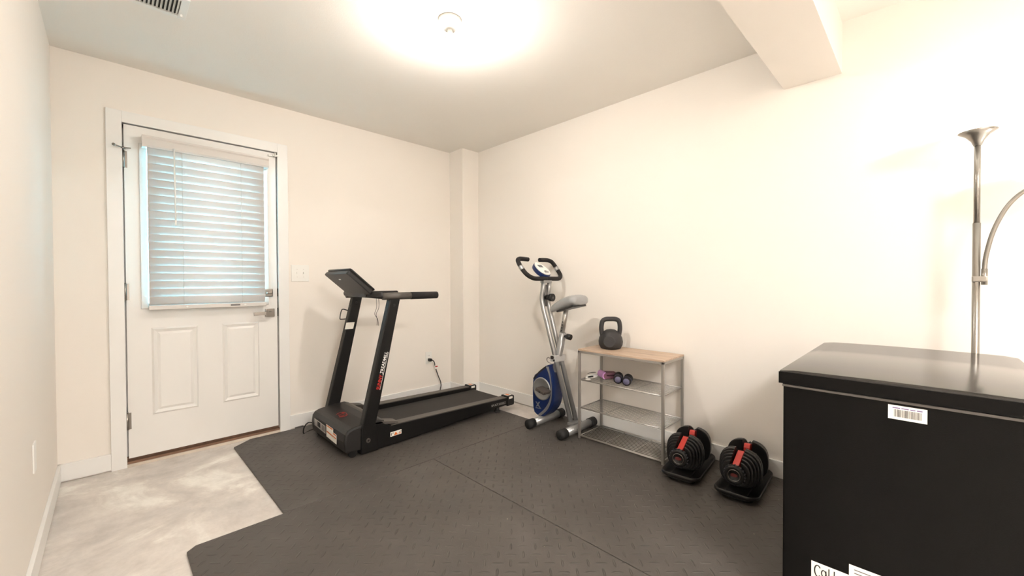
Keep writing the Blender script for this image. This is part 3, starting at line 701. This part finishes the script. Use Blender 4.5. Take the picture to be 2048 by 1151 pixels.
# kettlebell on top (handle turned toward the viewer)
kb = thing('kettlebell', 'black cast iron kettlebell on the wood top of the wire rack', 'kettlebell', (-.145, -1.842, .645), math.radians(-45))
prof = [(0, 0), (.062, 0), (.070, .004), (.082, .026), (.085, .052), (.080, .078), (.068, .102), (.050, .122), (.03, .134), (0, .139)]
MB().lathe(prof, 32).build('bell', m_kbell, kb, world=False)
hp = cr([(-.056, 0, .08), (-.064, 0, .12), (-.066, 0, .155), (-.058, 0, .194), (-.036, 0, .208), (0, 0, .210), (.036, 0, .208), (.058, 0, .194), (.066, 0, .155), (.064, 0, .12), (.056, 0, .08)], 4)
MB().tube(hp, .0165, 12, upv=(0, 1, 0)).build('handle', m_kbell, kb, world=False)
mb = MB(); mb.prism(circ(.040, 28), -.012, .002, Matrix.Rotation(-.35, 4, 'Z') @ frame((0, -.0825, .058), (1, 0, 0), (0, .14, 1)), bev=.0025); mb.build('face_plate', m_kbell, kb, world=False)

# things lying on the upper wire shelf (top of wires z=.4319)
SZ = .4322
gl = thing('workout_gloves', 'black and white workout gloves on the left end of the rack shelf', 'gloves', (-.21, -1.745, SZ))
def sheet(name, rows, m, th=.006, parent=None):
    """thin draped piece: rows of points -> thick lofted cloth"""
    mb = MB(); secs = []
    for r in rows:
        up_ = [V(p)+V((0, 0, th)) for p in r]; dn = [V(p) for p in r][::-1]
        secs.append(up_+dn)
    mb.loft(secs, smooth=False)
    return mb.build(name, m, parent, subsurf=2)
sheet('glove_body', [[(-0.303, -1.733, SZ+.001), (-0.273, -1.708, SZ+.005), (-0.243, -1.693, SZ+.001)], [(-0.283, -1.753, SZ+.002), (-0.253, -1.728, SZ+.022), (-0.213, -1.713, SZ+.004)], [(-0.253, -1.768, SZ+.002), (-0.213, -1.743, SZ+.028), (-0.173, -1.728, SZ+.004)], [(-0.218, -1.778, SZ+.001), (-0.183, -1.758, SZ+.012), (-0.143, -1.743, SZ+.001)]], m_greyglove, .008, gl)
sheet('black_panel', [[(-0.253, -1.713, SZ+.022), (-0.240, -1.703, SZ+.022)], [(-0.248, -1.743, SZ+.038), (-0.223, -1.728, SZ+.036)], [(-0.208, -1.768, SZ+.034), (-0.188, -1.753, SZ+.034)]], m_rubber, .004, gl)
sheet('black_cuff', [[(-0.294, -1.746, SZ+.011), (-0.280, -1.736, SZ+.016)], [(-0.278, -1.758, SZ+.011), (-0.264, -1.748, SZ+.02)], [(-0.250, -1.771, SZ+.012), (-0.236, -1.761, SZ+.02)]], m_rubber, .003, gl)
sheet('wrist_strap', [[(-0.343, -1.768, SZ+.004), (-0.318, -1.738, SZ+.004)], [(-0.333, -1.778, SZ+.006), (-0.298, -1.753, SZ+.008)], [(-0.318, -1.793, SZ+.003), (-0.283, -1.768, SZ+.006)]], m_greyglove, .004, gl)

bd = thing('folded_mat', 'folded lilac and plum foam strip beside the gloves on the rack shelf', 'folded foam strip', (-.15, -1.825, SZ))
Fb = frame((-.150, -1.835, SZ), (.83, -.56, 0), (.56, .83, 0))   # x = length to the right/back
prf = [(-.055, .002), (-.062, .014), (-.062, .032), (-.052, .046), (.055, .036), (.058, .030), (-.035, .028), (-.035, .022), (.06, .018), (.062, .002)]
mb = MB().prism([(a, c) for a, c in prf], -.035, .05, Fb @ Matrix(((1, 0, 0, 0), (0, 0, 1, 0), (0, 1, 0, 0), (0, 0, 0, 1))), bev=.003)
# (local X length, local Z height, extruded along local Y)
mb.build('folded_layers', m_plum, bd)
mb = MB(); mb.prism([(p.x, p.y) for p in cr([(-.050, .0, 0), (-.066, .010, 0), (-.070, .026, 0), (-.064, .044, 0), (-.048, .052, 0), (-.046, .047, 0), (-.058, .038, 0), (-.062, .024, 0), (-.056, .010, 0)], 3, True)], -.042, .052, Fb @ Matrix(((1, 0, 0, 0), (0, 0, 1, 0), (0, 1, 0, 0), (0, 0, 0, 1)))); mb.build('rolled_edge', m_purple, bd, label='lilac rolled edge facing the viewer')

def hand_weight(loc, rz, label):
    w = thing('hand_weight', label, 'hand weight', loc, rz, 'short violet-ended hand weights')
    R = .030
    Mx = Matrix.Translation(V((0, 0, R))) @ Matrix.Rotation(PI/2, 4, 'Y')
    MB().lathe([(0, -.06), (.022, -.06), (.028, -.055), (R, -.042), (.0285, -.015), (.0275, .015), (.0285, .04), (R, .05), (.026, .06), (0, .06)], 24, Mx).build('foam_body', m_foam, w, world=False)
    MB().lathe([(.0293, -.046), (.0305, -.046), (.0305, -.036), (.0293, -.036)], 24, Mx).build('end_band', m_navy, w, world=False)
    MB().lathe([(0, -.0625), (.018, -.062), (.021, -.0595), (.021, -.05), (0, -.05)], 24, Mx).build('end_cap', m_violet, w, world=False)
    return w
HW1 = hand_weight((-.215, -1.945, SZ+.001), math.radians(28), 'short dark hand weight with a violet end, nearest the folded lilac strip')
HW2 = dup(HW1, (-.225, -2.020, SZ+.001), math.radians(22), 'short dark hand weight with a violet end, farther from the folded lilac strip')

# ================================================================== ADJUSTABLE DUMBBELLS
def plate_outline(r, slot):
    """round plate, slightly squared, with a slot cut down from the top"""
    pts = []
    n = 40
    a0 = math.asin(min(.9, slot/r))
    for i in range(n+1):
        a = PI/2+a0+(2*PI-2*a0)*i/n
        k_ = 1+.045*math.cos(4*a)*-1
        pts.append((r*k_*math.cos(a), r*k_*math.sin(a)))
    pts += [(slot, r*.18), (slot*.7, r*.08), (-slot*.7, r*.08), (-slot, r*.18)]
    return pts
def dumbbell(loc, rz, label):
    d = thing('adjustable_dumbbell', label, 'dumbbell', loc, rz, 'adjustable dumbbells')
    zc = .128
    FX = frame((0, 0, zc), (0, -1, 0), (0, 0, 1))      # local z = -x
    radii = [.105, .103, .096, .087, .077, .066]
    for s_ in (1, -1):
        for i, r in enumerate(radii):
            x0 = .062+i*.0196
            pm = FX if s_ == 1 else FX
            lo, hi = sorted((s_*x0, s_*(x0+.0160)))
            MB().prism(plate_outline(r, .0235), lo, hi, FX, bev=.004, smooth=False).build('weight_plate', mat('moulded plate black', (24, 23, 23), .3, noise=.06), d, world=False)
        # selector carriage: red wedge in the slot
        prof_ = [(.050, .118), (.050, .19), (.056, .205), (.066, .210), (.10, .20), (.18, .172), (.184, .15), (.18, .118)]
        mb = MB().prism([(-s_*a, c-zc) for a, c in prof_], -.0150, .0150, frame((0, 0, zc), (1, 0, 0), (0, 0, 1)), bev=.003); rp = mb.build('weight_scale', m_red, d, world=False, label='red slotted weight scale')
        mb = MB().box(-s_*.045-.005, -s_*.045+.005, -.05, .05, zc-.03, zc+.045, .004); mb.build('inner_collar', m_blackpl, d, world=False)
        dl = MB().lathe([(0, 0), (.040, 0), (.048, .004), (.048, .020), (.044, .025), (.030, .026), (.028, .022), (0, .022)], 36, FX @ Matrix.Translation(V((0, 0, s_*.180))) @ (Matrix.Identity(4) if s_ == 1 else Matrix.Rotation(PI, 4, 'X'))).build('dial', m_blackpl, d, world=False)
        mb = MB()
        for k_ in range(20):
            a = 2*PI*k_/20; c = FX @ V((.048*math.cos(a), .048*math.sin(a), 0)); mb.rod(c+V((-s_*.186, 0, 0)), c+V((-s_*.203, 0, 0)), .0042, n=8)
        mb.build('dial_teeth', mat('blue black plastic', (46, 46, 52), .3), dl, world=False)
        ring = [FX @ V((.028*math.cos(2*PI*k_/32), .028*math.sin(2*PI*k_/32), s_*.2062)) for k_ in range(32)]
        MB().tube(ring, .0018, 6, closed=True).build('dial_ring', m_nickel, dl, world=False)
        mb = MB(); q = FX @ Matrix.Translation(V((0, 0, s_*.2025)))
        mb.prism([(-.017, -.006), (.0, -.009), (.016, -.005), (.014, .006), (-.002, .009), (-.015, .005)], -.0006, .0006, q); mb.build('dial_emblem', mat('dark red ink', (98, 34, 32), .5), dl, world=False)
    MB().lathe([(0, -.06), (.014, -.06), (.017, -.02), (.0175, 0), (.017, .02), (.014, .06), (0, .06)], 20, FX).build('grip', m_foam, d, world=False)
    return d
def tray(loc, rz, label):
    t = thing('dumbbell_tray', label, 'dumbbell tray', loc, rz, 'dumbbell trays')
    ol = rrect(.424, .208, .055, 6)
    mb = MB(); mb.prism(rrect(.36, .15, .04, 6), 0, .014, None, bev=.004)
    # dished shell: outer wall, rim, inner wall
    rings = [(.84, .72, .012), (.90, .80, .016), (1.0, 1.0, .030), (1.0, 1.0, .036), (.985, .97, .037), (.90, .82, .026), (.6, .4, .022)]
    secs = []
    for sx, sy, z in rings:
        sec = []
        for x, y in ol:
            dip = 1-.35*math.exp(-(x/.075)**2) if z > .03 else 1
            sec.append((x*sx, y*sy*(1-.10*math.exp(-(x/.08)**2)), z*dip+(.012*(x/.21)**2 if z > .03 else 0)))
        secs.append(sec)
    mb.loft(secs)
    mb.build('tray_shell', m_blackpl, t, world=False)
    for s_ in (-1, 1):
        mb = MB(); mb.box(s_*.115-.055, s_*.115+.055, -.05, .05, .020, .032, .004); mb.build('cradle', m_rubber, t, world=False)
    return t
T1 = tray((-.272, -2.448, .012), math.radians(6), 'black tray under the adjustable dumbbell beside the wire rack')
T2 = dup(T1, (-.265, -2.738, .012), math.radians(3), 'black tray under the adjustable dumbbell beside the black freezer')
D1 = dumbbell((-.272, -2.448, .018), math.radians(6), 'black and red adjustable dumbbell beside the wire rack')
D2 = dup(D1, (-.265, -2.738, .018), math.radians(3), 'black and red adjustable dumbbell beside the black freezer')

# ================================================================== FREEZER
fz = thing('chest_freezer', 'black chest freezer with a barcode label on its near end', 'freezer', (-.70, -3.37, 0))
fx0, fx1, fy0, fy1 = -1.120, -.28, -3.655, -3.090
MB().box(fx0, fx1, fy0, fy1, .03, .781, .006).build('cabinet', m_fbody, fz)
MB().box(fx0+.01, fx1-.01, fy0+.01, fy1-.01, .781, .789).build('gasket', m_gasket, fz)
MB().box(fx0-.004, fx0+.02, fy0-.002, fy1+.002, .7755, .7835, .003).build('rim_strip', m_gasket, fz)
# lid: crowned top
lx0, lx1, ly0, ly1 = -1.130, -.270, -3.662, -3.082
mb = MB(); secs = []
ny = 16
for i in range(ny+1):
    y = ly0+(ly1-ly0)*i/ny; t = (i/ny-.5)*2
    zt = .831+.004*(1-t*t)-(.004 if i in (0, ny) else 0)
    secs.append([(lx0, y, .788), (lx0, y, zt-.005), (lx0+.004, y, zt-.001), (lx0+.01, y, zt), (lx1-.01, y, zt), (lx1-.003, y, zt-.002), (lx1, y, zt-.006), (lx1, y, .788)])
mb.loft(secs, smooth=True)
lid = mb.build('lid', m_flid, fz); lid.data.set_sharp_from_angle(angle=.5)
mb = MB(); mb.box(lx0-.003, lx0, ly0-.002, ly1+.002, .787, .824, .001); mb.build('lid_apron', m_fbody, lid)
for x in (fx0+.06, fx1-.06):
    for y in (fy0+.06, fy1-.06): MB().rod((x, y, 0), (x, y, .032), .022).build('foot', m_rubber, fz)
FF = frame((fx0, 0, 0), (0, -1, 0), (0, 0, 1))        # on the near end, local x = -y
bl = MB().prism([(3.343, .730), (3.421, .730), (3.421, .769), (3.343, .769)], -.0005, .0006, FF).build('barcode_label', m_paper, fz, label='white barcode label')
mb = MB(); x = 3.355; random.seed(3)
while x < 3.410:
    w = random.choice([.0005, .0008, .0012]); mb.prism([(x, .737), (x+w, .737), (x+w, .758), (x, .758)], .0006, .0008, FF); x += w+random.choice([.0005, .0007, .0011])
mb.build('barcode', m_blackink, bl)
mb = MB()
for a, c in ((3.352, 3.368), (3.37, 3.385), (3.388, 3.398), (3.401, 3.412)): mb.prism([(a, .7605), (c, .7605), (c, .7635), (a, .7635)], .0006, .0008, FF)
mb.build('label_text', mat('violet ink', (120, 100, 140), .6), bl)
n1_ = MB().prism([(3.168, .14), (3.335, .14), (3.335, .238), (3.168, .238)], -.0005, .0006, FF).build('handwritten_note', m_paper, fz, label='white paper note lettered Call')
FN = FF @ Matrix.Translation(V((3.172, .165, 0)))
def stroke(mb, pts, w=.0028): mb.tube([FN @ V((a, c, .0009)) for a, c in pts], 1, sec=[(.0004, w), (-.0004, w), (-.0004, -w), (.0004, -w)], upv=(-1, 0, 0))
mb = MB()
stroke(mb, [(.0125+.0078*math.cos(a), .0475+.0175*math.sin(a)) for a in [math.radians(40+12*i) for i in range(24)]], .0016)
stroke(mb, [(.0275+.0055*math.cos(a), .046+.010*math.sin(a)) for a in [math.radians(30*i) for i in range(13)]], .0014)
stroke(mb, [(.033, .056), (.034, .036)], .0014); stroke(mb, [(.0405, .0665), (.0405, .034)], .0014); stroke(mb, [(.0535, .0655), (.0535, .034)], .0014)
mb.build('note_lettering', m_blackink, n1_)
n2_ = MB().prism([(3.252+.008, .16), (3.42, .16), (3.42, .272), (3.252+.008, .272)], .0008, .0016, FF).build('printed_notice', m_paper, fz, label='white printed notice')
mb = MB()
for i in range(9):
    z = .262-i*.010; mb.prism([(3.272, z-.003), (3.272+.13-.03*(i % 3), z-.003), (3.272+.13-.03*(i % 3), z), (3.272, z)], .0016, .0018, FF)
mb.build('notice_print', m_greyink, n2_)

# ================================================================== FLOOR LAMP
lpx, lpy = -.185, -3.5605
lp = thing('floor_lamp', 'metal torchiere floor lamp with a side reading arm behind the freezer', 'floor lamp', (lpx, lpy, 0))
MB().lathe([(0, 0), (.082, 0), (.08, .012), (.05, .022), (.014, .03), (0, .03)], 32, Matrix.Translation(V((lpx, lpy, 0)))).build('base', m_lamp, lp)
mb = MB(); mb.rod((lpx, lpy, .02), (lpx, lpy, 1.35), .0115, n=16).rod((lpx, lpy, 1.35), (lpx, lpy, 1.672), .0095, n=16); mb.build('pole', m_lamp, lp)
MB().lathe([(0, 1.662), (.012, 1.662), (.018, 1.68), (.034, 1.702), (.056, 1.718), (.054, 1.720), (.03, 1.708), (0, 1.70)], 32, Matrix.Translation(V((lpx, lpy, 0)))).build('cup', m_lamp, lp)
sh = MB().lathe([(.02, 1.712), (.06, 1.720), (.11, 1.738), (.15, 1.756), (.172, 1.772), (.174, 1.776), (.168, 1.775), (.146, 1.762), (.106, 1.744), (.058, 1.727), (.02, 1.72)], 40, Matrix.Translation(V((lpx, lpy, 0)))).build('lamp_shade', m_shade, lp, label='glowing white uplight bowl')
MB().lathe([(0, 1.72), (.013, 1.72), (.014, 1.735), (.028, 1.765), (.03, 1.78), (.022, 1.80), (0, 1.81)], 20, Matrix.Translation(V((lpx, lpy, 0)))).build('bulb', m_bulb2, lp)
def lamp_light(nm, loc, power, r, col=BULB):
    l = bpy.data.lights.new(nm, 'POINT'); l.energy = power; l.color = col; l.shadow_soft_size = r
    o = bpy.data.objects.new(nm, l); C.objects.link(o); o.location = loc; return o
lamp_light('torchiere_light', (lpx, lpy, 1.86), P_UP, .035)
# reading arm
mb = MB(); mb.box(lpx-.012, lpx+.012, lpy-.03, lpy+.012, 1.112, 1.135, .004).rod((lpx, lpy-.022, 1.10), (lpx, lpy-.022, 1.165), .009); mb.build('arm_bracket', m_lamp, lp)
sx, sy = lpx-.03, -3.735
MB().tube(cr([(lpx, lpy-.022, 1.16), (lpx-.003, lpy-.026, 1.22), (lpx-.012, lpy-.045, 1.32), (lpx-.022, lpy-.08, 1.41), (sx, lpy-.125, 1.462), (sx, sy, 1.478)], 6), .0075, 10).build('reading_arm', m_lamp, lp)
Ms = Matrix.Translation(V((sx, sy, 0)))
MB().lathe([(0, 1.472), (.03, 1.472), (.038, 1.482), (.04, 1.492), (0, 1.492)], 28, Ms).build('arm_cup', m_lamp, lp)
MB().lathe([(.035, 1.488), (.07, 1.496), (.10, 1.515), (.122, 1.545), (.130, 1.58), (.126, 1.58), (.118, 1.548), (.097, 1.52), (.068, 1.502), (.035, 1.494)], 36, Ms).build('lamp_shade', m_shade, lp, label='glowing white bowl of the reading arm')
MB().lathe([(0, 1.495), (.013, 1.495), (.014, 1.51), (.025, 1.535), (.026, 1.548), (.018, 1.565), (0, 1.572)], 20, Ms).build('bulb', m_bulb2, lp)
lamp_light('reading_light', (sx, sy, 1.63), P_SIDE, .04)
